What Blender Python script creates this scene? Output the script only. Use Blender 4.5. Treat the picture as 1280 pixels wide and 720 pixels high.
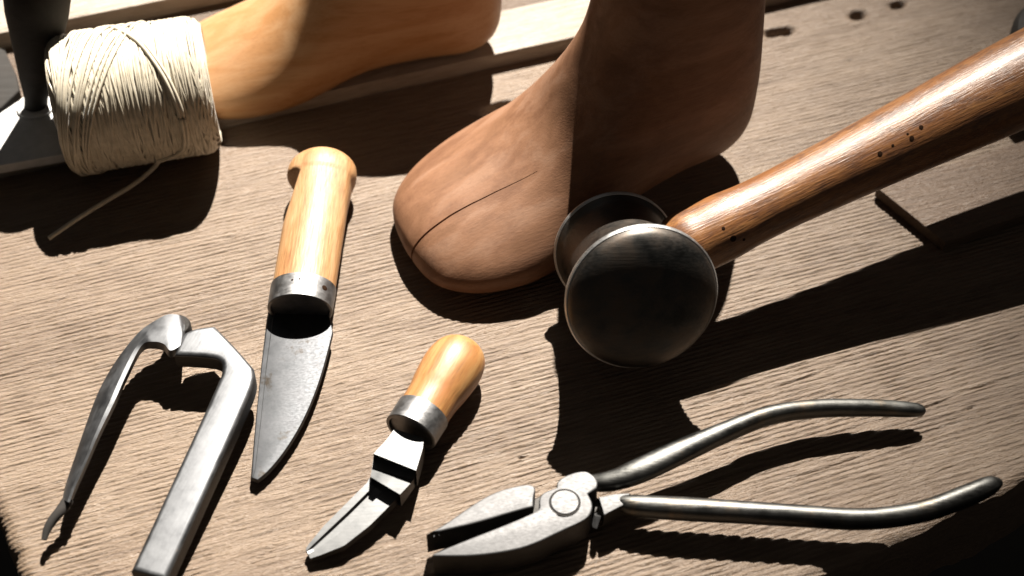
import bpy, bmesh, math, random
import numpy as np
from mathutils import Vector, Matrix

random.seed(7)
C = bpy.context.scene
COL = C.collection
for o in list(bpy.data.objects):
    bpy.data.objects.remove(o)
S = 0.01                      # everything below is written in centimetres

# ------------------------------------------------------------------ camera
PITCH = math.radians(49.5)
DIST = 62.0
HFOV = math.radians(37.0)
FPX = 640.0 / math.tan(HFOV / 2)
CAM = Vector((0, -DIST * math.cos(PITCH), DIST * math.sin(PITCH)))
FWD = Vector((0, math.cos(PITCH), -math.sin(PITCH)))
UP = Vector((0, math.sin(PITCH), math.cos(PITCH)))
RT = Vector((1, 0, 0))
cd = bpy.data.cameras.new('camera')
cam = bpy.data.objects.new('camera', cd)
COL.objects.link(cam)
cam.location = CAM * S
cam.rotation_euler = (math.pi / 2 - PITCH, 0, 0)
cd.sensor_width = 36
cd.lens = 18 / math.tan(HFOV / 2)
cd.clip_start = 0.01
cd.clip_end = 50
cd.dof.use_dof = True
cd.dof.focus_distance = 0.585
cd.dof.aperture_fstop = 8.0
C.camera = cam
C.render.resolution_x = 1024
C.render.resolution_y = 576

# ------------------------------------------------------------------ light
w = bpy.data.worlds.new('World')
C.world = w
w.use_nodes = True
bg = w.node_tree.nodes['Background']
bg.inputs[0].default_value = (1.0, 0.9, 0.8, 1)
bg.inputs[1].default_value = 0.045
LDIR = Vector((-0.165, -0.75, -1.0)).normalized()       # the way the light travels
LDIST = 600.0


def lamp(name, kind, loc, direction, energy, color, **kw):
    d = bpy.data.lights.new(name, kind)
    d.energy = energy
    d.color = color
    for k, v in kw.items():
        setattr(d, k, v)
    o = bpy.data.objects.new(name, d)
    COL.objects.link(o)
    o.location = loc * S
    o.rotation_euler = direction.to_track_quat('-Z', 'Y').to_euler()
    return o


lamp('key_spot', 'SPOT', Vector((-16, 5, 0)) - LDIR * LDIST, LDIR, 9000, (1.0, 0.93, 0.83),
     spot_size=math.radians(8.9), spot_blend=1.0, shadow_soft_size=0.03)
FILL_DIR = Vector((0.35, -0.75, -0.8)).normalized()
lamp('soft_fill', 'AREA', Vector((0, 0, 0)) - FILL_DIR * 260, FILL_DIR, 0.5, (0.85, 0.92, 1.0), shape='RECTANGLE', size=1.2, size_y=1.0)  # added area lamp out of view, a weak soft fill

C.view_settings.view_transform = 'Standard'
C.view_settings.look = 'None'
C.view_settings.exposure = 0
C.view_settings.gamma = 1
C.render.engine = 'CYCLES'

# ------------------------------------------------------------------ helpers


def P(px, py, z=0.0):
    """the point at height z (cm) that the photograph shows at pixel px, py"""
    d = RT * ((px - 640) / FPX) + UP * ((360 - py) / FPX) + FWD
    t = (z - CAM.z) / d.z
    return CAM + d * t


def proj(p):
    v = p - CAM
    k = FPX / v.dot(FWD)
    return round(640 + k * v.x), round(360 - k * v.dot(UP))


def pxcm(p):
    return FPX / (p - CAM).dot(FWD)


def setp(o, label=None, cat=None, group=None, kind=None):
    if label: o['label'] = label
    if cat: o['category'] = cat
    if group: o['group'] = group
    if kind: o['kind'] = kind
    return o


def thing(name, loc, label, cat, group=None):
    o = bpy.data.objects.new(name, None)
    o.empty_display_size = 0.01
    COL.objects.link(o)
    o.location = loc * S
    return setp(o, label, cat, group)


def root_loc(o):
    while o.parent:
        o = o.parent
    return o.location


def obj(name, bm, mat, parent=None, origin=None, sharp=35, smooth=True, side=None):
    me = bpy.data.meshes.new(name)
    bmesh.ops.recalc_face_normals(bm, faces=bm.faces[:])
    base = root_loc(parent).copy() if parent else (origin * S if origin else Vector((0, 0, 0)))
    for v in bm.verts:
        v.co = v.co * S - base
    for f in bm.faces:
        f.smooth = smooth
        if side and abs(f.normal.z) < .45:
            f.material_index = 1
    bm.to_mesh(me)
    bm.free()
    if smooth:
        me.set_sharp_from_angle(angle=math.radians(sharp))
    me.materials.append(mat)
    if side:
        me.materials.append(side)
    o = bpy.data.objects.new(name, me)
    COL.objects.link(o)
    if parent:
        o.parent = parent
    else:
        o.location = base
    return o


def chaikin(pts, n=2):
    """round every corner except those flagged 'c'"""
    P_ = [(Vector(p[:2]), len(p) > 2) for p in pts]
    for _ in range(n):
        out = []
        m = len(P_)
        for i in range(m):
            p, c = P_[i]
            a = P_[i - 1][0]
            b = P_[(i + 1) % m][0]
            if c:
                out.append((p, True))
            else:
                out.append((p.lerp(a, 0.25), False))
                out.append((p.lerp(b, 0.25), False))
        P_ = out
    return [p for p, c in P_]


def plate(bm, pts, ztop, thick, bevel=0.05, seg=2, zf=None):
    """thick flat piece: outline in pixels of its top face"""
    top = []
    for p in pts:
        z = zf(p[0], p[1]) if zf else ztop
        top.append(P(p[0], p[1], z))
    n = len(top)
    area = sum(top[i].x * top[(i + 1) % n].y - top[(i + 1) % n].x * top[i].y for i in range(n))
    sg = 1 if area > 0 else -1
    inn = []
    for i in range(n):
        e1 = (top[i] - top[i - 1]).to_2d()
        e2 = (top[(i + 1) % n] - top[i]).to_2d()
        n1 = Vector((-e1.y, e1.x)).normalized() * sg
        n2 = Vector((-e2.y, e2.x)).normalized() * sg
        m = n1 + n2
        m = m.normalized() if m.length > 1e-6 else n1
        k = 1 / max(.55, m.dot(n1))
        inn.append(Vector((m.x * k, m.y * k, 0)))
    rings = [[p - Vector((0, 0, thick)) for p in top]]
    for j in range(seg + 2):
        a = (math.pi / 2) * j / (seg + 1)
        rings.append([p + q * (bevel * (1 - math.cos(a))) - Vector((0, 0, bevel * (1 - math.sin(a)))) for p, q in zip(top, inn)])
    loft(bm, rings)
    return bm


def loft(bm, rings, cap=True, closed=False):
    """rings: lists of world points, equal length"""
    V = [[bm.verts.new(p) for p in r] for r in rings]
    n = len(V[0])
    m = len(V)
    for i in range(m if closed else m - 1):
        a, b = V[i], V[(i + 1) % m]
        for j in range(n):
            bm.faces.new((a[j], a[(j + 1) % n], b[(j + 1) % n], b[j]))
    if cap and not closed:
        bm.faces.new(V[0][::-1])
        bm.faces.new(V[-1])
    return V


def catmull(vals, ts):
    """vals: list of tuples at integer parameters; sample at ts"""
    A = np.array(vals, float)
    n = len(A)
    out = []
    for t in ts:
        i = min(int(t), n - 2)
        f = t - i
        p0 = A[max(i - 1, 0)]
        p1 = A[i]
        p2 = A[i + 1]
        p3 = A[min(i + 2, n - 1)]
        out.append(0.5 * ((2 * p1) + (-p0 + p2) * f + (2 * p0 - 5 * p1 + 4 * p2 - p3) * f * f + (-p0 + 3 * p1 - 3 * p2 + p3) * f ** 3))
    return out


def sweep(bm, path, seg=12, sub=8, up=Vector((0, 0, 1)), power=1.0):
    """path: (point, r_side, r_up); rounded tapered rod through the points"""
    data = [(p.x, p.y, p.z, a, b) for p, a, b in path]
    n = len(data)
    ts = np.linspace(0, n - 1, (n - 1) * sub + 1)
    D = catmull(data, ts)
    rings = []
    for i, d in enumerate(D):
        c = Vector(d[:3])
        q = Vector(D[min(i + 1, len(D) - 1)][:3]) - Vector(D[max(i - 1, 0)][:3])
        q.normalize()
        s = q.cross(up).normalized()
        u = s.cross(q).normalized()
        ring = []
        for k in range(seg):
            a = 2 * math.pi * k / seg
            ca, sa = math.cos(a), math.sin(a)
            ca = math.copysign(abs(ca) ** power, ca)
            sa = math.copysign(abs(sa) ** power, sa)
            ring.append(c + s * (max(d[3], .01) * ca) + u * (max(d[4], .01) * sa))
        rings.append(ring)
    loft(bm, rings)


def frame(d, up=Vector((0, 0, 1))):
    d = d.normalized()
    if abs(d.dot(up)) > .98:
        up = Vector((0, 1, 0))
    s = d.cross(up).normalized()
    u = s.cross(d).normalized()
    return d, s, u


def lathe(bm, origin, axis, prof, seg=48, squash=1.0, mod=None, wob=0):
    """prof: (distance along axis, radius). squash scales the upward radius"""
    d, s, u = frame(axis)
    rings = []
    for (t, r) in prof:
        ring = []
        for k in range(seg):
            a = 2 * math.pi * k / seg
            x, z = math.cos(a) * r, math.sin(a) * r * squash
            if mod:
                x, z = mod(t, x, z)
            ring.append(origin + d * t + s * x + u * z)
        rings.append(ring)
    return loft(bm, rings)


# value noise on numpy arrays
def vnoise(x, y, seed):
    xi = np.floor(x).astype(np.int64)
    yi = np.floor(y).astype(np.int64)
    xf = x - xi
    yf = y - yi

    def h(a, b):
        n = (a * 374761393 + b * 668265263 + seed * 1442695041) & 0xffffffff
        n = ((n ^ (n >> 13)) * 1274126177) & 0xffffffff
        return ((n ^ (n >> 16)) & 0xffff) / 65535.0
    u = xf * xf * (3 - 2 * xf)
    v = yf * yf * (3 - 2 * yf)
    return (h(xi, yi) * (1 - u) + h(xi + 1, yi) * u) * (1 - v) + (h(xi, yi + 1) * (1 - u) + h(xi + 1, yi + 1) * u) * v


# ------------------------------------------------------------------ materials
class Mat:
    def __init__(s, name):
        s.m = bpy.data.materials.new(name)
        s.m.use_nodes = True
        s.nt = s.m.node_tree
        s.N = s.nt.nodes
        s.b = s.N['Principled BSDF']

    def n(s, t, **kw):
        x = s.N.new(t)
        for k, v in kw.items():
            setattr(x, k, v)
        return x

    def l(s, a, b):
        s.nt.links.new(a, b)

    def coords(s, axis=None, scale=(1, 1, 1)):
        """object coordinates in cm, turned so X runs along axis"""
        tc = s.n('ShaderNodeTexCoord')
        if axis is None:
            axis = Vector((1, 0, 0))
        d, a, u = frame(axis)
        cb = s.n('ShaderNodeCombineXYZ')
        for i, v in enumerate((d, a, u)):
            dp = s.n('ShaderNodeVectorMath', operation='DOT_PRODUCT')
            s.l(tc.outputs['Object'], dp.inputs[0])
            dp.inputs[1].default_value = v * (100 * scale[i])
            s.l(dp.outputs['Value'], cb.inputs[i])
        return cb.outputs[0]

    def noise(s, vec, scale=1, detail=4, rough=.5, dist=0):
        x = s.n('ShaderNodeTexNoise')
        x.inputs['Scale'].default_value = scale
        x.inputs['Detail'].default_value = detail
        x.inputs['Roughness'].default_value = rough
        x.inputs['Distortion'].default_value = dist
        s.l(vec, x.inputs['Vector'])
        return x.outputs['Fac']

    def ramp(s, fac, stops, interp='LINEAR'):
        r = s.n('ShaderNodeValToRGB')
        e = r.color_ramp.elements
        r.color_ramp.interpolation = interp
        while len(e) < len(stops):
            e.new(0.5)
        for i, (p, c) in enumerate(stops):
            e[i].position = p
            e[i].color = (c[0], c[1], c[2], 1) if isinstance(c, (tuple, list)) else (c, c, c, 1)
        s.l(fac, r.inputs[0])
        return r.outputs[0]

    def mix(s, fac, a, b, mode='MIX'):
        x = s.n('ShaderNodeMix', data_type='RGBA', blend_type=mode)
        for sock, v in ((x.inputs[0], fac), (x.inputs[6], a), (x.inputs[7], b)):
            if isinstance(v, (int, float)):
                sock.default_value = v
            elif isinstance(v, (tuple, list)):
                sock.default_value = (v[0], v[1], v[2], 1)
            else:
                s.l(v, sock)
        return x.outputs[2]

    def bump(s, h, strength=.5, dist=.0003, prev=None):
        x = s.n('ShaderNodeBump')
        x.inputs['Strength'].default_value = strength
        x.inputs['Distance'].default_value = dist
        s.l(h, x.inputs['Height'])
        if prev:
            s.l(prev, x.inputs['Normal'])
        return x.outputs[0]

    def set(s, **kw):
        for k, v in kw.items():
            i = s.b.inputs[k.replace('_', ' ')]
            if isinstance(v, (int, float)):
                i.default_value = v
            elif isinstance(v, (tuple, list)):
                i.default_value = (v[0], v[1], v[2], 1)
            else:
                s.l(v, i)
        return s.m


def wood(name, axis, lo, mid, hi, rough=.4, rscale=1.0, bumps=.35, coat=0.0, pore=.5, ring=2.2, dirt=None, k=.5, spec=.5, dsc=.8, damt=.8):
    lo, mid, hi = [tuple(x * k for x in c) for c in (lo, mid, hi)]
    m = Mat(name)
    v = m.coords(axis, (0.12 * rscale, 1.0 * rscale, 1.0 * rscale))
    a = m.noise(v, ring, 5, .55, .6)
    c1 = m.ramp(a, [(0.38, lo), (0.5, mid), (0.6, hi)])
    vf = m.coords(axis, (0.7, 9, 9))
    f = m.noise(vf, 1.6, 4, .6)
    c2 = m.mix(pore, c1, m.ramp(f, [(0.3, tuple(x * .62 for x in lo)), (0.52, mid), (0.75, hi)]))
    if dirt:
        vd = m.coords(axis, (.5, 1.2, 1.2))
        d = m.noise(vd, dsc, 7, .72)
        c2 = m.mix(m.ramp(d, [(0.47, 0.0), (0.62, damt)]), c2, dirt)
    rr = m.ramp(f, [(0.3, rough + .15), (0.7, rough)])
    b = m.bump(f, bumps, .0004)
    return m.set(Base_Color=c2, Roughness=rr, Normal=b, Specular_IOR_Level=spec, Coat_Weight=coat, Coat_Roughness=.25)


def metal(name, lo, hi, rough=.33, rvar=.14, scale=1.2, scratch=.25, axis=None, metallic=1.0, rust=None, rustamt=(.62, .75), sx=.15):
    m = Mat(name)
    v = m.coords()
    a = m.noise(v, scale, 6, .62)
    c = m.ramp(a, [(0.3, lo), (0.7, hi)])
    vs = m.coords(axis, (sx * 2, 7, 7))
    sc = m.noise(vs, 2.0, 3, .6)
    fine = m.noise(v, 14, 3, .6)
    if rust:
        r = m.noise(v, .9, 7, .7)
        msk = m.ramp(r, [(rustamt[0], 0.0), (rustamt[1], 1.0)])
        c = m.mix(msk, c, rust)
    rr = m.ramp(m.mix(.5, a, sc), [(0.3, rough - rvar * .5), (0.7, rough + rvar)])
    b = m.bump(sc, scratch, .00012)
    b = m.bump(fine, scratch * .5, .00012, b)
    return m.set(Base_Color=c, Roughness=rr, Normal=b, Metallic=metallic)


# ------------------------------------------------------------------ bench geometry frame
E0 = P(0, 222)
E1 = P(707, 64)
GU = (E1 - E0).normalized()          # along the grain
GV = Vector((-GU.y, GU.x, 0))        # across it, away from the camera
VB = E0.dot(GV)                      # back edge of the main plank


def uv(p):
    return p.dot(GU), p.dot(GV)


def bench_mat(name, tint=(1, 1, 1), pale=0.0):
    m = Mat(name)
    vl = m.coords(GU, (.055, 1.0, 1.0))
    a = m.noise(vl, .8, 5, .6, .4)
    t = lambda c: tuple(c[i] * tint[i] * .37 for i in range(3))
    c = m.ramp(a, [(0.28, t((.22, .155, .108))), (0.5, t((.33, .25, .185))), (0.72, t((.43, .335, .255)))])
    vf = m.coords(GU, (.5, 5.5, 5.5))
    f = m.noise(vf, 1.3, 5, .65, .3)
    c = m.mix(.55, c, m.ramp(f, [(0.3, t((.17, .115, .08))), (0.5, t((.34, .26, .195))), (0.7, t((.46, .37, .285)))]))
    # worn patches and dark stains
    vp = m.coords(GU, (.05, .12, .12))
    p = m.noise(vp, 1.3, 5, .6, .5)
    c = m.mix(m.ramp(p, [(0.45, 0.0), (0.75, 0.55)]), c, t((.52, .43, .34)))
    c = m.mix(m.ramp(p, [(0.25, 0.5), (0.42, 0.0)]), c, t((.2, .14, .1)))
    sp = m.noise(m.coords(GU, (.6, 2.2, 2.2)), 2.2, 2, .5)
    c = m.mix(m.ramp(sp, [(0.74, 0.0), (0.80, 0.75)]), c, (.07, .045, .03))
    fine = m.noise(m.coords(GU, (6, 18, 18)), 1.0, 3, .6)
    b = m.bump(f, 1.0, .0011)
    b = m.bump(fine, .8, .0006, b)
    rr = m.ramp(f, [(0.3, .6), (0.7, .36)])
    return m.set(Base_Color=c, Roughness=rr, Normal=b, Specular_IOR_Level=.5)


M_bench = bench_mat('bench_wood', (1.06, .95, .84))
M_pale = bench_mat('pale_board_wood', (2.1, 2.3, 2.5))
M_brown = bench_mat('brown_board_wood', (.62, .5, .4))
M_floor = Mat('floor_dark').set(Base_Color=(.02, .017, .015), Roughness=.8)


def make_bench():
    front = [(-400, 900), (300, 880), (700, 880), (940, 742), (1025, 705), (1100, 672), (1190, 633),
             (1240, 602), (1290, 574), (1400, 504), (1700, 330)]
    left = [(60, 820), (27, 722), (16, 690), (5, 655), (-10, 622), (-40, 570), (-110, 460), (-200, 330), (-330, 120)]
    FU = [uv(P(*p)) for p in front]
    fu = np.array([a for a, b in FU]); fv = np.array([b for a, b in FU])
    LU = sorted([(b, a) for a, b in [uv(P(*p)) for p in left]])
    lv = np.array([a for a, b in LU]); lu = np.array([b for a, b in LU])
    u0, u1 = uv(P(-150, 800))[0], uv(P(1500, 100))[0]
    us = np.arange(u0, u1, .17)
    n = 1350
    vm = np.interp(us, fu, fv)
    vm = vm + (vnoise(us * .5, us * 0, 3) - .5) * .35 + (vnoise(us * 2.1, us * 0, 4) - .5) * .1
    t = np.linspace(0, 1, n)
    U = np.repeat(us[:, None], n, 1)
    V = vm[:, None] + (VB - .03 - vm[:, None]) * t[None, :]
    ul = np.interp(V, lv, lu) + (vnoise(V * 1.5, V * 0, 5) - .5) * .25 + (vnoise(V * 6, V * 0, 6) - .5) * .12
    U = ul + (U - u0) * (u1 - ul) / (u1 - u0)
    # relief: sawn ridges that run with the grain, stronger towards the front
    warp = (vnoise(U * .03, V * .10, 11) - .5) * 6 + (vnoise(U * .12, V * .5, 12) - .5) * 1.0 + (vnoise(U * 1.1, V * 2.2, 17) - .5) * .45
    ph = (V * 2 * math.pi / .21) + warp
    amp = np.clip((vnoise(U * .10, V * .35, 13) - .0) * 1.6, .35, 1) * (.6 + .55 * vnoise(U * .8, V * 3.0, 18))
    frontness = np.clip((VB + 3 - V) / 20.0, .12, 1.0)
    rid = -((.5 + .5 * np.cos(ph)) ** 1.5) * .060
    g2 = (vnoise(U * .3, V * 7, 14) - .5) * .014 + (vnoise(U * 2.2, V * 13, 15) - .5) * .028 + (vnoise(U * .04, V * .8, 19) - .5) * .02
    Z = (rid * amp + g2) * (0.2 + .8 * frontness) - .03
    # splits along the grain
    for (px, py, L, wd, dp) in ((1010, 470, 6, .05, .06), (1180, 500, 5, .05, .06), (650, 560, 4, .04, .05), (830, 620, 5, .05, .07),
                                (350, 660, 2.5, .04, .05), (120, 330, 7, .05, .04), (560, 470, 5, .04, .04), (1100, 560, 6, .04, .05), (250, 560, 5, .04, .04)):
        cu, cv = uv(P(px, py))
        k = np.exp(-((V - cv - .15 * np.sin((U - cu) * .6)) / wd) ** 2) * np.clip(1 - ((U - cu) / L) ** 2, 0, 1)
        Z -= k * dp
    for (ax0, ay0, bx0, by0, wd, dp) in ((302, 716, 362, 662, .035, .05), (210, 560, 262, 640, .03, .02), (430, 330, 470, 372, .03, .025), (930, 452, 1010, 440, .03, .03), (690, 520, 640, 500, .03, .03),
                                       (60, 380, 130, 352, .03, .03), (1130, 600, 1170, 540, .03, .03), (560, 560, 600, 520, .025, .02), (1120, 420, 1180, 455, .03, .03), (20, 470, 60, 520, .03, .03)):
        p0, p1 = P(ax0, ay0), P(bx0, by0)
        (a0, b0_), (a1, b1_) = uv(p0), uv(p1)
        ln = math.hypot(a1 - a0, b1_ - b0_)
        du, dv = (a1 - a0) / ln, (b1_ - b0_) / ln
        al_ = (U - a0) * du + (V - b0_) * dv
        ac_ = -(U - a0) * dv + (V - b0_) * du
        Z -= dp * np.exp(-(ac_ / wd) ** 2) * np.clip(al_ / .4, 0, 1) * np.clip((ln - al_) / .8, 0, 1)
    # nail and peg holes
    for (px, py, ru, rv, dp) in ((966, 40, .34, .26, .6), (982, 38, .34, .26, .6), (974, 39, .4, .12, .5), (1072, 18, .34, .28, .6), (1122, 5, .34, .24, .6), (612, 136, .75, .26, .5), (628, 130, .6, .2, .4),
                                 (652, 571, .1, .06, .15), (1213, 509, .22, .06, .12), (287, 297, .35, .1, .08), (1062, 76, .12, .1, .1)):
        cu, cv = uv(P(px, py))
        r2 = ((U - cu) / ru) ** 2 + ((V - cv) / rv) ** 2
        Z -= dp * np.exp(-r2 ** 2)
    # worn front arris
    e = np.clip((V - vm[:, None]) / .45, 0, 1) * np.clip((U - ul) / .5, 0, 1)
    Z -= .22 * (1 - e) ** 2
    X = U * GU.x + V * GV.x
    Y = U * GU.y + V * GV.y
    co = np.stack([X, Y, Z], -1)
    # skirt: rows below the front edge
    rows = [co]
    fr = co[:, 0:1, :].copy()
    sk1 = fr.copy(); sk1[:, :, 2] -= 1.2; sk1[:, :, 0] -= GV.x * .05; sk1[:, :, 1] -= GV.y * .05
    sk2 = fr.copy(); sk2[:, :, 2] -= 4.5; sk2[:, :, 0] += GV.x * .1; sk2[:, :, 1] += GV.y * .1
    bk = co[:, -1:, :].copy(); bk[:, :, 2] = -4.5
    co = np.concatenate([sk2, sk1, co, bk], 1)
    lc = co[0:1].copy(); lc[:, :, 2] = -4.5; lc[:, :, 0] += .15
    lc2 = co[0:1].copy(); lc2[:, :, 2] -= 1.0; lc2[:, :, 0] -= .12
    co = np.concatenate([lc, lc2, co], 0)
    a, b = co.shape[:2]
    idx = np.arange(a * b).reshape(a, b)
    q = np.stack([idx[:-1, :-1], idx[1:, :-1], idx[1:, 1:], idx[:-1, 1:]], -1).reshape(-1, 4)
    me = bpy.data.meshes.new('tabletop')
    me.vertices.add(a * b)
    me.vertices.foreach_set('co', (co * S).astype(np.float32).ravel())
    me.loops.add(q.size)
    me.loops.foreach_set('vertex_index', q.astype(np.int32).ravel())
    me.polygons.add(len(q))
    me.polygons.foreach_set('loop_start', np.arange(0, q.size, 4, dtype=np.int32))
    me.polygons.foreach_set('use_smooth', np.ones(len(q), bool))
    me.update()
    me.validate()
    me.materials.append(M_bench)
    o = bpy.data.objects.new('tabletop', me)
    COL.objects.link(o)
    setp(o, kind='structure')
    return o


make_bench()


def board(name, v0, v1, z0, z1, mat, u0=-60, u1=75, bevel=.08):
    bm = bmesh.new()
    pts = []
    n = 90
    top = []
    for i in range(n + 1):
        u = u0 + (u1 - u0) * i / n
        top.append(GU * u + GV * (v0 + (random.random() - .5) * .03))
    for i in range(n, -1, -1):
        u = u0 + (u1 - u0) * i / n
        top.append(GU * u + GV * (v1 + (random.random() - .5) * .03))
    vt = [bm.verts.new(Vector((p.x, p.y, z1))) for p in top]
    vb = [bm.verts.new(Vector((p.x, p.y, z0))) for p in top]
    f = bm.faces.new(vt)
    bm.faces.new(vb[::-1])
    k = len(vt)
    for i in range(k):
        bm.faces.new((vt[i], vt[(i + 1) % k], vb[(i + 1) % k], vb[i]))
    bmesh.ops.bevel(bm, geom=list(f.edges), offset=bevel, segments=2, affect='EDGES')
    o = obj(name, bm, mat)
    setp(o, kind='structure')
    return o


V2 = uv(P(645, 10, .75))[1]
V3 = uv(P(180, 11, .9))[1]
BZ = .75
board('back_plank', VB + .02, V2, -4.0, BZ, M_pale)
board('brown_plank', V2 + .25, V3 - .1, -4.2, .35, M_brown)
board('far_plank', V3, V3 + 16, -4.0, 1.2, M_pale)
bm = bmesh.new()
bmesh.ops.create_grid(bm, x_segments=1, y_segments=1, size=400)
for v in bm.verts:
    v.co.z = -78
setp(obj('floor', bm, M_floor), kind='structure')

# ------------------------------------------------------------------ shoe lasts
LAST = [  # top x,z  bottom x,z  half width, side shift
    (16.55, 1.15, 16.55, .75, .35, .5),
    (16.35, 1.55, 16.35, .50, 1.75, .45),
    (15.8, 2.05, 15.8, .32, 2.8, .4),
    (14.6, 2.65, 14.6, .12, 3.7, .3),
    (12.8, 3.3, 12.8, 0, 4.25, .15),
    (11.1, 4.1, 11.0, 0, 4.25, 0),
    (9.7, 5.3, 9.0, .35, 3.8, 0),
    (8.75, 6.8, 6.6, .85, 3.25, 0),
    (8.15, 8.1, 3.9, .95, 2.95, 0),
    (7.8, 9.2, 1.5, .95, 2.85, 0),
    (7.6, 10.4, .3, 1.9, 2.75, 0),
    (7.5, 11.5, .02, 4.2, 2.65, 0),
    (7.4, 12.6, .15, 7.0, 2.55, 0),
    (7.4, 13.4, .4, 9.6, 2.5, 0),
    (7.4, 13.6, .5, 9.9, 2.3, 0)]


def make_last(bm, heel, ang, sc=1.0, flip=1, wsc=1.0, zsc=1.0, ztop=99):
    ts = np.linspace(0, len(LAST) - 1, 85)
    D = catmull(LAST, ts)
    ca, sa = math.cos(ang), math.sin(ang)
    rings = []
    N = 64
    for d in D:
        tx, tz, bx, bz, w_, sh = d
        w_ *= wsc
        mx, mz = (tx + bx) / 2, (tz + bz) / 2
        hx, hz = (tx - bx) / 2, (tz - bz) / 2
        ring = []
        # lower half boxy while in the foot, round on the leg
        foot = max(0, min(1, (tx - 7.6) / 2.5))
        for k in range(N):
            a = 2 * math.pi * k / N
            c, s_ = math.cos(a), math.sin(a)
            if s_ < 0:
                e1 = .85 - .27 * foot
                e2 = .85 - .3 * foot
            else:
                e1 = .95
                e2 = .95 + .12 * foot
            u = math.copysign(abs(c) ** e1, c) * w_ * (1 + .10 * foot * (-s_) * 0)
            v = math.copysign(abs(s_) ** e2, s_)
            # top of foot is narrower: ridge
            if s_ > 0:
                u *= 1 - .18 * foot * s_
            vv = v - .12 * foot * (1 - abs(v))
            x, z = mx + hx * vv, mz + hz * vv
            y = (u + sh) * flip
            X = x * sc
            if z > ztop:
                z = ztop + (z - ztop) * .12
            ring.append(Vector((heel.x + (X * ca - y * sc * sa), heel.y + (X * sa + y * sc * ca), z * sc * zsc)))
        rings.append(ring)
    loft(bm, rings)


def put_last(name, label, heel, toe, mat, flip, sc=None, z0=0.0, wsc=1.0, ztop=99):
    d = toe - heel
    ang = math.atan2(d.y, d.x)
    sc = sc or d.length / 16.5
    bm = bmesh.new()
    make_last(bm, heel, ang, sc, flip, wsc, 1.0, ztop)
    for v in bm.verts:
        v.co.z += z0
    o = obj(name, bm, mat, origin=Vector((heel.x, heel.y, z0)), sharp=60)
    return setp(o, label, 'shoe last', 'wooden shoe lasts standing on the workbench')


bh, bt = P(925, 152, 1.0), P(503, 302, .8)
M_last = wood('brown_last_wood', bt - bh, (.29, .14, .072), (.38, .19, .105), (.45, .25, .155), rough=.48, bumps=.22, pore=.22, ring=.8, damt=.4, dirt=(.085, .035, .018), spec=.3)
brown = put_last('shoe_last', 'reddish brown wooden shoe last with a long crack in its toe, behind the hammer head', bh, bt, M_last, 1)
# the saw cut that runs from the toe edge up the instep
a = P(522, 338, .3)
b = P(672, 204, 4.3)
cut = bpy.data.meshes.new('cut')
bm = bmesh.new()
d = Vector((b.x - a.x, b.y - a.y, 0))
L = d.length
d.normalize()
n_ = Vector((-d.y, d.x, 0))
o0 = a - d * 2
ring = []
rings = []
for i in range(9):
    t = i / 8
    c_ = o0 + d * (t * (L + 2)) + n_ * (math.sin(t * math.pi) * .35)
    wd = .06 * (1 - t) + .010
    rings.append([c_ + n_ * wd + Vector((0, 0, -1.5 + 3.5 * t)), c_ - n_ * wd + Vector((0, 0, -1.5 + 3.5 * t)), c_ - n_ * wd + Vector((0, 0, 9)), c_ + n_ * wd + Vector((0, 0, 9))])
for r in rings:
    for p in r:
        p.z -= a.z
loft(bm, rings)
bmesh.ops.recalc_face_normals(bm, faces=bm.faces[:])
for v in bm.verts:
    v.co = v.co * S - brown.location
bm.to_mesh(cut)
bm.free()
co_ = bpy.data.objects.new('cut', cut)
COL.objects.link(co_)
co_.location = brown.location
md = brown.modifiers.new('b', 'BOOLEAN')
md.operation = 'DIFFERENCE'
md.solver = 'EXACT'
md.object = co_
bpy.context.view_layer.update()
dg = bpy.context.evaluated_depsgraph_get()
nm = bpy.data.meshes.new_from_object(brown.evaluated_get(dg))
brown.modifiers.clear()
brown.data = nm
nm.set_sharp_from_angle(angle=math.radians(60))
bpy.data.objects.remove(co_)

yh, yt = P(628, 44, 1.0), P(205, 90, 0.8)
M_last2 = wood('honey_last_wood', yt - yh, (.54, .25, .08), (.64, .34, .145), (.70, .40, .19), rough=.5, bumps=.15, pore=.25, ring=1.1, spec=.5)
put_last('shoe_last', 'pale honey coloured wooden shoe last standing beside the cream thread spool', yh, yt, M_last2, 1, wsc=.84, ztop=7.4)

# ------------------------------------------------------------------ thread spool
M_thread = Mat('thread_cream')
vv = M_thread.coords()
nz = M_thread.noise(vv, 3, 3, .6)
M_thread = M_thread.set(Base_Color=M_thread.ramp(nz, [(.3, (.38, .335, .25)), (.7, (.53, .48, .38))]), Roughness=.48, Subsurface_Weight=.0, Sheen_Weight=.2)
R = 2.92
sa_ = P(72, 134, R)
sb_ = P(265, 104, R)
ax = (sb_ - sa_)
ax.z = 0
AL = ax.length
d, s, u = frame(ax)
sp = thing('thread_spool', Vector(((sa_.x + sb_.x) / 2, (sa_.y + sb_.y) / 2, 0)), 'plump spool of cream waxed thread lying on its side with one loose end', 'thread spool')


def prof(t):   # t in 0..1 along the axis
    e = min(t, 1 - t) * AL
    k = 1 - max(0, (.7 - e) / .7) ** 2.2
    return R * (.76 + .24 * max(k, 0) ** .6) if e < .7 else R


bm = bmesh.new()
pr = [(0.12, .55), (.0, .6)]
pr = [(AL * t, prof(t) - .09) for t in np.linspace(0.01, .99, 40)]
pr = [(.35, .62), (.2, .8)] + pr + [(AL - .2, .8), (AL - .35, .62)]
lathe(bm, Vector((sa_.x, sa_.y, R)), ax, pr, 64)
obj('thread_winding', bm, M_thread, sp)


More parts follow.
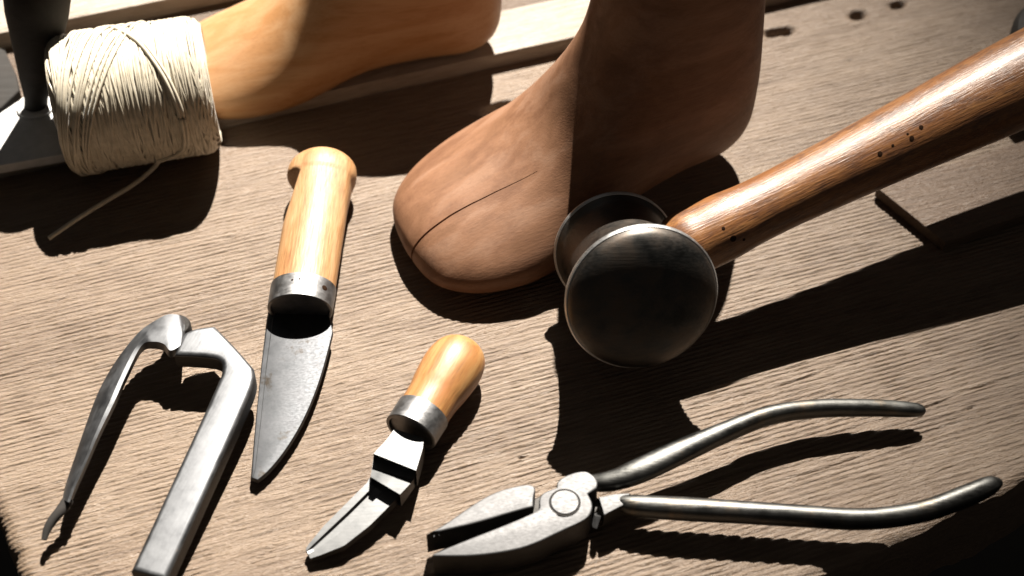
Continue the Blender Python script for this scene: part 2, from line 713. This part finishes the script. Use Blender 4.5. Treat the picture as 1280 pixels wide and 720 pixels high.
def wrap_path(t0, amp, ph, n=60, turns=1.0, jr=.0, ph0=0, drift=0):
    pts = []
    c0 = Vector((sa_.x, sa_.y, R))
    for i in range(int(n * turns) + 1):
        a = ph0 + 2 * math.pi * i / n
        t = t0 + amp * math.sin(a + ph) + drift * i / n
        t = min(max(t, .012), .988)
        r = prof(t) + jr
        pts.append(c0 + d * (t * AL) + s * (math.cos(a) * r) + u * (math.sin(a) * r))
    return pts


def thin_tube(bm, pts, r, seg=6, closed=False):
    rings = []
    m = len(pts)
    for i in range(m):
        if closed:
            q = pts[(i + 1) % m] - pts[i - 1]
        else:
            q = pts[min(i + 1, m - 1)] - pts[max(i - 1, 0)]
        q.normalize()
        ref = Vector((0, 0, 1)) if abs(q.z) < .95 else Vector((0, 1, 0))
        if closed:
            ref = d
        a_ = q.cross(ref).normalized()
        b_ = a_.cross(q)
        rings.append([pts[i] + a_ * (math.cos(2 * math.pi * k / seg) * r) + b_ * (math.sin(2 * math.pi * k / seg) * r) for k in range(seg)])
    loft(bm, rings, closed=closed)


bm = bmesh.new()
rnd = random.Random(3)
for i in range(230):
    t0 = rnd.uniform(.02, .98)
    amp = rnd.gauss(0, .05)
    if rnd.random() < .25:
        amp = rnd.uniform(-.17, .17)
    p = wrap_path(t0, amp, rnd.uniform(-.5, .5), 56, 1.0, -.05 + .05 * rnd.random() + .02 * (i / 230))
    thin_tube(bm, p[:-1], .052, 5, closed=True)
o = obj('thread_strands', bm, M_thread, sp, sharp=80)
setp(o, kind='stuff')
# bundles heaped at the left shoulder
bm = bmesh.new()
for i in range(16):
    p = wrap_path(.10 + .02 * i + rnd.gauss(0, .01), .10 + .01 * i, -1.3 + rnd.gauss(0, .12), 56, 1.0, .06 + .04 * rnd.random())
    thin_tube(bm, p[:-1], .055, 5, closed=True)
obj('slack_loops', bm, M_thread, sp, sharp=80)
# loose strand over the front and the tail lying on the bench
bm = bmesh.new()
path = [P(128, 30, 5.2), P(150, 42, 5.6), P(178, 62, 5.6), P(202, 92, 5.3), P(218, 125, 4.5), P(228, 155, 3.4), P(229, 178, 2.3), P(220, 192, 1.7), P(205, 198, 1.4)]
path2 = [P(198, 202, 1.3), P(194, 208, .9), P(182, 219, .55), P(165, 232, .5), P(140, 247, .55), P(115, 262, .6), P(90, 278, .55), P(61, 298, .4)]
c0 = Vector((sa_.x, sa_.y, R))


def outside(p, k=.07):
    q = p - c0
    al = q.dot(d)
    rad = q - d * al
    t = al / AL
    if 0 < t < 1:
        rr = prof(t) + k
        # always on the skin of the spool
        return c0 + d * al + rad.normalized() * rr
    return p


dd = [tuple(p) for p in path]
sm = [outside(Vector(x)) for x in catmull(dd, np.linspace(0, len(dd) - 1, 70))]
dd2 = [tuple(sm[-1])] + [tuple(p) for p in path2]
sm2 = [Vector(x) for x in catmull(dd2, np.linspace(0, len(dd2) - 1, 50))]
for p in sm2:
    p.z = max(p.z, .07)
thin_tube(bm, sm, .085, 8)
thin_tube(bm, [p + d * .15 for p in sm], .07, 8)
obj('loose_strand', bm, M_thread, sp, sharp=80)
bm = bmesh.new()
thin_tube(bm, sm2, .095, 8)
obj('thread_tail', bm, M_thread, sp, sharp=80)

# ------------------------------------------------------------------ iron stand, far left
M_shaded = metal('shaded_steel', (.012, .011, .010), (.035, .030, .026), rough=.5, rvar=.2, metallic=.5)  # near-black colour paints in the shade on upright tool sides and joint gap
M_iron = metal('black_iron', (.014, .013, .012), (.03, .027, .025), rough=.75, rvar=.2, metallic=0.0)
M_iron.node_tree.nodes['Principled BSDF'].inputs['Specular IOR Level'].default_value = .2
M_greyplate = metal('grey_plate', (.35, .35, .35), (.5, .5, .5), rough=.5, rvar=.2, metallic=.1)
st = thing('iron_stand', P(44, 140, BZ), 'dark tapered iron post on a grey steel foot behind the spool', 'iron stand')
bm = bmesh.new()
plate(bm, [(-30, 212), (-28, 160), (22, 126), (80, 132), (84, 192)], BZ + .45, .44, .06)
obj('foot_plate', bm, M_greyplate, st)
bm = bmesh.new()
b0 = P(45, 134, BZ + .45)
lathe(bm, b0, Vector((0.22, .12, 1)), [(0, .5), (.5, .5), (1.5, .7), (3, .95), (5, 1.3), (6.2, 1.4), (6.6, 1.3), (6.65, .02)], 40)
obj('post', bm, M_iron, st)
bm = bmesh.new()
lathe(bm, b0, Vector((0, 0, 1)), [(0.01, .62), (.02, .8), (.12, .82), (.16, .74), (.16, .6)], 40)
obj('collar', bm, M_greyplate, st)
blk = thing('iron_wedge', P(-12, 110, BZ), 'black iron wedge at the left edge beside the iron post', 'iron wedge')
bm = bmesh.new()
plate(bm, [(-60, 30), (6, 62), (20, 92), (24, 112), (2, 134), (-60, 160)], BZ + .5, .48, .1)
obj('wedge_body', bm, M_iron, blk)

# ------------------------------------------------------------------ knife
M_blade = metal('knife_steel', (.038, .040, .043), (.068, .070, .075), rough=.5, rvar=.15, scale=1.3, scratch=.12, sx=2, rust=(.03, .026, .022), rustamt=(.6, .7))
M_steel = metal('polished_steel', (.10, .103, .106), (.155, .157, .16), rough=.52, rvar=.16, scale=1.5)
M_ferr = metal('ferrule_steel', (.14, .14, .143), (.24, .24, .245), rough=.44, rvar=.16, scale=2.5, rust=(.2, .15, .1), rustamt=(.6, .8))
M_dark = Mat('dark_hole').set(Specular_IOR_Level=0.0, Base_Color=(.02, .011, .007), Roughness=.8)
kz = 1.15
ka, kb = P(407, 193, kz + .1), P(375, 388, kz)
kd = kb - ka
KL = kd.length
M_kwood = wood('knife_handle_wood', kd, (.38, .155, .045), (.60, .31, .125), (.78, .51, .28), rough=.46, bumps=.3, coat=.0, pore=.6, ring=1.0)
kn = thing('shoe_knife', Vector((kb.x, kb.y, 0)), 'short shoemaker knife with a light wooden handle and wide curved grey blade', 'knife')
dk, sk, uk = frame(kd)


def kmod(t, x, z):
    # carved flats behind the knob: x<0 is the left in the picture
    sgn = 1 if sk.x > 0 else -1
    X = x * sgn
    f = max(0, min(1, (t - 1.45) / .35))
    f = f * f * (3 - 2 * f)
    back = max(0, 1 - max(0, t - 1.8) / 2.6)
    lim_l = 1.50 - .74 * f * (.30 + .70 * back)
    f2 = max(0, min(1, (t - 1.35) / .5))
    f2 = f2 * f2 * (3 - 2 * f2)
    lim_r = 1.50 - .20 * f2 * (.5 + .5 * max(0, 1 - max(0, t - 2) / 4))

    def soft(v, L):
        # smooth minimum, so the carved flats keep rounded edges
        k_ = .16
        h_ = max(0, min(1, .5 + .5 * (L - v) / k_))
        return v * h_ + L * (1 - h_) - k_ * h_ * (1 - h_)
    if X < 0:
        X = -soft(-X, lim_l) if -X > .4 else X
    else:
        X = soft(X, lim_r) if X > .4 else X
    if t > 1.6 and z > 0:
        z *= .97
    return X * sgn, z


pr = []
for t in np.linspace(0, 1, 14):
    aa = t * math.pi / 2
    pr.append((1.25 * (1 - math.cos(aa)), .02 + 1.46 * math.sin(aa)))
for t in np.linspace(0, 1, 60)[1:]:
    tt = 1.25 + (KL - 1.05 - 1.25) * t
    kk = min(1, t / .35)
    pr.append((tt, 1.48 - .17 * kk * kk * (3 - 2 * kk) - .05 * t))
bm = bmesh.new()
lathe(bm, ka, kd, pr, 72, squash=.78, mod=kmod)
obj('handle', bm, M_kwood, kn, sharp=50)
bm = bmesh.new()
R1 = 1.25
lathe(bm, ka, kd, [(KL - 1.12, R1), (KL - 1.10, R1 + .05), (KL - .02, R1 + .03), (KL, R1 - .0), (KL, R1 - .09), (KL - .12, R1 - .1), (KL - .13, .05)], 72, squash=.78)
fer = obj('ferrule', bm, M_ferr, kn)
# pin and two punched marks on the ferrule
def on_fer(axis_pt, dd_, ss_, uu_, t, ang, r, sq):
    return axis_pt + dd_ * t + ss_ * (math.cos(ang) * r) + uu_ * (math.sin(ang) * r * sq), (ss_ * math.cos(ang) * sq + uu_ * math.sin(ang)).normalized()


sg = 1 if sk.x > 0 else -1
for (t, ang, rr_, nm_) in ((KL - .62, 42, .12, 'rivet'), (KL - .72, 103, .05, 'punch_mark'), (KL - .76, 90, .05, 'punch_mark')):
    an = math.radians(ang if sg > 0 else 180 - ang)
    c_, nn_ = on_fer(ka, dk, sk, uk, t, an, R1 + .035, .78)
    bm = bmesh.new()
    lathe(bm, c_ - nn_ * .05, nn_, [(0, rr_), (.055, rr_), (.07, rr_ * .7), (.072, .005)], 16)
    obj(nm_, bm, M_dark, fer)
# blade
zf = lambda x, y: .45 + .35 * max(0, min(1, (600 - y) / 230))
bm = bmesh.new()
out = chaikin([(340, 362, 1), (334, 400), (326, 460), (319, 530), (315, 585), (314, 597, 1), (322, 600, 1), (335, 590), (358, 562), (380, 525), (398, 482), (410, 440), (416, 415, 1), (412, 392, 1), (372, 372, 1)], 3)
plate(bm, out, 0, .2, .05, 2, zf)
obj('blade', bm, M_blade, kn, sharp=25)
bm = bmesh.new()   # bright ground bevel along the straight edge
bev = [[(340, 372), (334, 400), (327, 460), (320, 530), (315, 590), (314, 597)], [(345, 372), (341, 402), (333, 462), (326, 530), (319, 588), (316, 597)]]
rings = []
for (ax_, ay_), (bx_, by_) in zip(*bev):
    z = zf(ax_, ay_)
    rings.append([P(ax_ - .8, ay_, z - .12), P(bx_, by_, z + .012), P(bx_, by_, z - .1), P(ax_ - .8, ay_, z - .17)])
loft(bm, rings)
obj('cutting_edge', bm, M_steel, kn, sharp=20)

# ------------------------------------------------------------------ small notched tool
hz = 1.05
ha, hb = P(586, 428, hz), P(513, 541, hz)
hd = hb - ha
HL = hd.length
M_hwood = wood('tool_handle_wood', hd, (.40, .16, .045), (.58, .28, .09), (.70, .39, .15), rough=.4, bumps=.3, coat=.1, pore=.4, ring=2.4, dirt=(.30, .12, .04))
tl = thing('notched_scraper', Vector((hb.x, hb.y, 0)), 'short scraper with bulbous orange wooden handle and notched two pronged steel tip', 'hand tool')
bm = bmesh.new()
prof_ = [(0, .02), (.04, .28), (.15, .55), (.35, .82), (.65, 1.02), (1.05, 1.13), (1.5, 1.16), (2.0, 1.13), (2.5, 1.07), (3.0, 1.0), (HL - .95, .97)]
pp = catmull(prof_, np.linspace(0, len(prof_) - 1, 60))
lathe(bm, ha, hd, [tuple(x) for x in pp], 56, squash=.93)
obj('handle', bm, M_hwood, tl, sharp=60)
bm = bmesh.new()
lathe(bm, ha, hd, [(HL - 1.0, .98), (HL - .99, 1.03), (HL - .02, 1.02), (HL, .99), (HL, .90), (HL - .12, .88), (HL - .13, .02)], 56, squash=.93)
obj('ferrule', bm, M_ferr, tl)


def stepped(bm, secs):
    """secs: (Lpx,Lpy,Rpx,Rpy,z,groove depth,thickness)"""
    rings = []
    for (lx, ly, rx, ry, z, g, th) in secs:
        a_, b_ = P(lx, ly, z), P(rx, ry, z)
        e = [0, .22, .27, .5, .55, 1]
        zz = [0, 0, -g, -g, 0, 0]
        if g == 0:
            zz = [0] * 6
        r = [a_.lerp(b_, k) + Vector((0, 0, q)) for k, q in zip(e, zz)]
        zb = max(.03, z - th)
        r += [b_.lerp(a_, -.0) * 1.0, a_ * 1.0]
        r[-2] = Vector((b_.x, b_.y, zb))
        r[-1] = Vector((a_.x, a_.y, zb))
        rings.append(r)
    loft(bm, rings)


bm = bmesh.new()
stepped(bm, [(493, 536, 530, 548, 1.35, 0, .9), (483, 550, 528, 562, 1.33, 0, .9), (467, 567, 520, 588, 1.50, 0, 1.0), (467, 568, 520, 589, 1.02, 0, .5),
             (465, 585, 517, 600, 1.0, 0, .5), (463, 596, 500, 618, 1.28, 0, .8), (462, 597, 499, 619, .82, 0, .4), (459, 603, 494, 625, .8, 0.0, .4), (452, 610, 487, 632, .78, .14, .42),
             (430, 632, 462, 657, .68, .14, .38), (405, 657, 430, 682, .55, .13, .33), (386, 680, 400, 694, .42, .10, .28), (382, 686, 388, 698, .38, .02, .26)])
obj('scraper_blade', bm, M_steel, tl, sharp=15, side=M_shaded)

# ------------------------------------------------------------------ open pincer on the left
pc = thing('pincer', P(228, 440, 0), 'open grey steel pincer lying with one broad arm and one thin hooked arm', 'pincer')


def ringpx(*pts):
    return [P(*p) for p in pts]


M_pinc = metal('pincer_steel', (.085, .088, .094), (.14, .144, .152), rough=.46, rvar=.18, scale=1.3, scratch=.2, axis=Vector((-.4, -1, 0)), rust=(.25, .2, .15), rustamt=(.68, .85))
zr = lambda x, y: 1.05 + .75 * max(0, min(1, (720 - y) / 290))
bm = bmesh.new()
out = chaikin([(217, 443, 1), (222, 428), (231, 414, 1), (245, 408), (268, 406, 1), (292, 430), (317, 459, 1), (319, 472), (310, 498), (208, 724, 1), (163, 712, 1), (274, 474), (278, 459), (276, 450), (266, 446), (240, 444)], 2)
plate(bm, out, 0, .75, .2, 4, zr)
ra = obj('broad_arm', bm, M_pinc, pc, sharp=40, side=M_shaded)
bm = bmesh.new()
secs = []
La = [  # outer, ridge, inner, ridge z
    ((231, 402), (231, 412), (231, 422), 1.75),
    ((224, 394), (226, 416), (225, 432), 1.85),
    ((210, 393), (213, 414), (213, 438), 1.88),
    ((197, 399), (202, 414), (205, 430), 1.88),
    ((176, 413), (186, 420), (192, 427), 1.85),
    ((156, 436), (170, 434), (177, 432), 1.8),
    ((138, 462), (153, 466), (159, 466), 1.75),
    ((122, 492), (138, 500), (143, 502), 1.7),
    ((107, 532), (120, 540), (124, 541), 1.6),
    ((94, 570), (105, 577), (108, 578), 1.45),
    ((82, 606), (91, 608), (94, 609), 1.35),
    ((78, 624), (84, 627), (87, 628), 1.3)]
rings = []
for (o_, r_, i_, z) in La:
    q_ = (o_[0] * .6 + r_[0] * .4, o_[1] * .6 + r_[1] * .4)
    rings.append(ringpx((o_[0], o_[1], z - (.22 if z > 1.79 else .42)), (q_[0], q_[1], z - .12), (r_[0], r_[1], z), (i_[0], i_[1], z - .06), (i_[0], i_[1] + 9, z - .75), (o_[0] + 1, o_[1] + 5, z - .7)))
# interpolate rings for smooth bend
A = np.array([[list(p) for p in r] for r in rings]).reshape(len(rings), -1)
B = catmull([tuple(x) for x in A], np.linspace(0, len(rings) - 1, 70))
loft(bm, [[Vector(x[3 * i:3 * i + 3]) for i in range(6)] for x in B])
obj('thin_arm', bm, M_pinc, pc, sharp=30)
bm = bmesh.new()
sweep(bm, [(P(86, 624, 1.0), .22, .16), (P(76, 638, .95), .2, .16), (P(66, 650, .85), .18, .15), (P(59, 662, .75), .15, .12), (P(55, 675, .65), .1, .06)], 12, 6)
obj('hook', bm, M_iron, pc)
bm = bmesh.new()   # hinge boss under both arms
lathe(bm, P(226, 428, 0.03) + Vector((0, 0, 0)), Vector((0, 0, 1)), [(0, .5), (.05, .55), (1.0, .55), (1.1, .5)], 32)
obj('hinge_boss', bm, M_iron, pc)

# ------------------------------------------------------------------ pliers
pl = thing('pliers', P(706, 640, 0), 'worn grey steel lasting pliers with open jaws and long curved handles', 'pliers')
M_pl = metal('plier_steel', (.085, .085, .087), (.125, .125, .128), rough=.58, rvar=.14, scale=1.0, scratch=.12, sx=1.5, rust=(.3, .27, .22), rustamt=(.72, .85))
M_plh = metal('plier_handle_steel', (.055, .055, .053), (.10, .10, .096), rough=.38, rvar=.2, scale=1.2, scratch=.4, rust=(.14, .11, .08), rustamt=(.55, .75))
zj = 1.35
bm = bmesh.new()
out = chaikin([(533, 668, 1), (558, 654), (594, 628), (622, 613), (650, 606), (664, 605), (670, 610), (667, 622), (667, 633, 1), (650, 637), (594, 654), (549, 664)], 2)
plate(bm, out, 0, 1.2, .06, 2, lambda x, y: zj + .1 - .15 * max(0, (640 - x) / 110))
obj('jaw', bm, M_pl, pl, sharp=30, side=M_shaded)
bm = bmesh.new()
out = chaikin([(541, 695, 1), (541, 692, 1), (582, 675), (631, 656), (664, 642), (675, 636), (673, 626), (677, 616), (696, 609, 1), (696, 602), (706, 594), (730, 587), (743, 594), (748, 603), (746, 610, 1), (735, 617, 1), (741, 628),
               (740, 640), (732, 650), (699, 665), (664, 682), (631, 690), (589, 695)], 2)
plate(bm, out, 0, 1.3, .06, 2, lambda x, y: zj + .14 - .2 * max(0, (640 - x) / 110))
obj('jaw', bm, M_pl, pl, sharp=30, side=M_shaded)
# serrated gripping faces near the jaw tips
bm = bmesh.new()
for i in range(9):
    x = 541 + i * 6.5
    y = 668.5 - i * 1.9
    z = zj - .30
    p0, p1 = P(x, y + 1, z), P(x + 2.6, y + 1, z)
    rings = [[P(x, y - 1, z + .18), P(x + 3.4, y - 2, z + .18), P(x + 1.7, y + 3.0, z + .14)], [P(x, y - 1, z - .3), P(x + 3.4, y - 2, z - .3), P(x + 1.7, y + 3.0, z - .26)]]
    loft(bm, rings)
obj('jaw_teeth', bm, M_pl, pl, smooth=False)
# lower block under the joint, linking jaw to lower handle
bm = bmesh.new()
out = chaikin([(655, 630), (690, 612), (735, 610), (752, 625), (742, 648), (700, 662), (664, 660)], 2)
plate(bm, out, zj - .75, .5, .05)
obj('joint_plate', bm, M_shaded, pl)
bm = bmesh.new()
plate(bm, [(748, 621), (768, 617), (788, 616), (780, 631), (755, 644)], zj - .12, .7, .05)
obj('handle_shoulder', bm, M_pl, pl, sharp=30, side=M_shaded)
bm = bmesh.new()
loft(bm, [ringpx((744, 645, 1.05), (751, 646, 1.05), (749, 640, .5), (742, 641, .5)), ringpx((741, 659, .8), (746, 661, .8), (747, 655, .4), (740, 655, .4))])
obj('spring_lug', bm, M_pl, pl)
# pivot with its ring
bm = bmesh.new()
pv = P(706, 628, zj + .14)
lathe(bm, pv - Vector((0, 0, .2)), Vector((0, 0, 1)), [(0, .5), (.21, .5), (.235, .47), (.24, .25), (.24, .002)], 40)
piv = obj('pivot', bm, M_pl, pl)
bm = bmesh.new()
lathe(bm, pv + Vector((0, 0, -.02)), Vector((0, 0, 1)), [(0, .5), (.0245, .5), (.0245, .56), (0, .56)], 48)
obj('pivot_ring', bm, M_iron, piv)
for (px_, py_, r_) in ((699, 619, .05), (717, 629, .06), (704, 630, .03), (708, 624, .025)):
    bm = bmesh.new()
    q = P(px_, py_, zj + .18)
    lathe(bm, q, Vector((0, 0, 1)), [(-.02, r_), (.006, r_), (.008, r_ * .5)], 12)
    obj('stamp_mark', bm, M_plh, piv)
# handles
bm = bmesh.new()
sweep(bm, [(P(738, 604, .95), .30, .28), (P(765, 601, 1.1), .36, .34), (P(800, 588, 1.25), .46, .36), (P(850, 565, 1.35), .44, .38), (P(900, 543, 1.4), .36, .40), (P(960, 520, 1.3), .31, .40), (P(1020, 511, 1.15), .30, .38),
           (P(1090, 510, .95), .29, .34), (P(1135, 512, .8), .27, .28), (P(1152, 513, .76), .2, .2), (P(1157, 513, .75), .05, .05)], 20, 8, power=.8)
obj('handle', bm, M_plh, pl, sharp=60)
bm = bmesh.new()
sweep(bm, [(P(770, 627, .85), .22, .3), (P(790, 632, .95), .36, .38), (P(850, 636, 1.0), .40, .42), (P(920, 640, 1.0), .38, .42), (P(1000, 645, 1.0), .36, .42), (P(1080, 649, 1.0), .35, .42), (P(1150, 640, 1.0), .36, .42),
           (P(1205, 621, 1.0), .38, .42), (P(1235, 608, 1.0), .34, .38), (P(1248, 603, 1.0), .2, .2), (P(1252, 601, 1.0), .05, .05)], 20, 8, power=.85)
obj('handle', bm, M_plh, pl, sharp=60)

# ------------------------------------------------------------------ hammer
M_hh = metal('hammer_steel', (.045, .045, .043), (.10, .095, .09), rough=.42, rvar=.2, scale=.9, scratch=.35, rust=(.09, .062, .042), rustamt=(.42, .85))
M_rim = metal('hammer_rim_steel', (.35, .35, .35), (.5, .5, .5), rough=.42, rvar=.15)
bc = P(768, 312, 2.4)
fc = P(802, 372, 4.4)             # centre of the front rim
n = (fc - bc).normalized()
HLEN = (fc - bc).length
RF, RB = 2.84, 2.4
hm = thing('hammer', Vector((bc.x, bc.y, 0)), 'shoemaker hammer with round dark steel double head and worn wooden handle', 'hammer')
bm = bmesh.new()
pr = [(-.62, .01), (-.58, .9), (-.42, 1.6), (-.2, RB - .12), (-.08, RB - .02), (0.02, RB), (.12, RB - .03), (.3, RB - .2), (.6, 2.15), (1.1, 2.1), (1.8, 2.1), (2.5, 2.15), (3.2, 2.25), (3.8, 2.4), (HLEN - .3, RF - .2), (HLEN - .06, RF),
      (HLEN + .02, RF), (HLEN + .10, RF - .06)]
for q_ in np.linspace(.1, 1, 9):
    aa = q_ * math.pi / 2
    pr.append((HLEN + .10 + .85 * math.sin(aa), max(.01, (RF - .06) * math.cos(aa) ** .9)))
lathe(bm, bc, n, pr, 96)
head = obj('head', bm, M_hh, hm, sharp=50)
bm = bmesh.new()
lathe(bm, bc, n, [(HLEN - .10, RF - .03), (HLEN - .09, RF + .02), (HLEN + .01, RF + .03), (HLEN + .10, RF - .02), (HLEN + .12, RF - .09)], 96)
obj('rim', bm, M_rim, head)
bm = bmesh.new()
lathe(bm, bc, n, [(-.05, RB - .02), (-.04, RB + .02), (.05, RB + .03), (.13, RB - .02), (.15, RB - .08)], 96)
obj('rim', bm, M_rim, head)
# handle
mid = bc + n * (HLEN * .52)
he = P(1250, 114, 5.8)
he2 = he + (he - mid).normalized() * 5
hdv = he2 - mid
TL = hdv.length
M_ham = wood('hammer_handle_wood', hdv, (.24, .085, .025), (.38, .155, .048), (.52, .25, .09), rough=.34, bumps=.6, coat=.1, pore=.6, ring=2.0, dirt=(.07, .028, .014), dsc=1.7)
hprof = [(0, .85), (1.5, 1.0), (2.4, 1.3), (3.2, 1.32), (4.3, 1.32), (5.4, 1.25), (7, 1.25), (9, 1.34), (11, 1.44), (13, 1.57), (15, 1.70), (17, 1.82), (TL - .6, 1.98), (TL - .2, 1.8), (TL, 1.2)]
print('mid', proj(mid), 'bc', proj(bc), bc.z, 'h', [(t, proj(mid + hdv * (t / TL))) for t in (3, 4, 6, 10, 14, 18)])
pp = catmull(hprof, np.linspace(0, len(hprof) - 1, 110))
bm = bmesh.new()
lathe(bm, mid, hdv, [tuple(x) for x in pp], 56, squash=.95)
hnd = obj('handle', bm, M_ham, hm, sharp=60)
hdn, hs, hu = frame(hdv)
for (px_, py_, r_) in ((1101, 193, .1), (1140, 172, .1), (1151, 159, .09), (1117, 182, .06), (917, 297, .13), (905, 286, .07), (1134, 168, .05), (930, 300, .06)):
    # find the point on the handle under that pixel
    best = None
    for ti in np.linspace(2, TL, 300):
        rr = float(np.interp(ti, [a_[0] for a_ in pp], [a_[1] for a_ in pp]))
        for an in np.linspace(.1, math.pi - .1, 60):
            q = mid + hdn * ti + hs * (math.cos(an) * rr) + hu * (math.sin(an) * rr * .95)
            v_ = q - CAM
            dz = v_.dot(FWD)
            ex = 640 + FPX * v_.x / dz - px_
            ey = 360 - FPX * v_.dot(UP) / dz - py_
            nn_ = (hs * math.cos(an) + hu * math.sin(an))
            if nn_.dot(v_) > 0:
                continue
            e_ = ex * ex + ey * ey
            if best is None or e_ < best[0]:
                best = (e_, q.copy(), nn_.copy())
    bm = bmesh.new()
    q, nn_ = best[1], best[2]
    lathe(bm, q - nn_ * .05, nn_, [(0, r_), (.055, r_), (.062, r_ * .6), (.063, .003)], 14)
    obj('worm_hole', bm, M_dark, hnd)

# ------------------------------------------------------------------ things at the right edge
puck = thing('iron_weight', P(1332, 112, 0), 'round black iron weight at the right edge under the hammer handle', 'iron weight')
bm = bmesh.new()
lathe(bm, P(1332, 112, 0.0), Vector((0, 0, 1)), [(0, 2.9), (.1, 3.1), (2.9, 3.1), (3.2, 2.9), (3.35, 2.3), (3.35, .01)], 64)
obj('weight_body', bm, M_iron, puck)
M_off = bench_mat('offcut_wood', (.8, .66, .55))
oc = P(1150, 250, 0)
bm = bmesh.new()
plate(bm, [(1096, 234), (1182, 303), (1420, 218), (1330, 160)], .55, .54, .05)
setp(obj('wood_offcut', bm, M_off, origin=oc, sharp=30), 'thin brown wooden offcut lying flat on the bench in the shadow of the hammer handle', 'wood offcut')
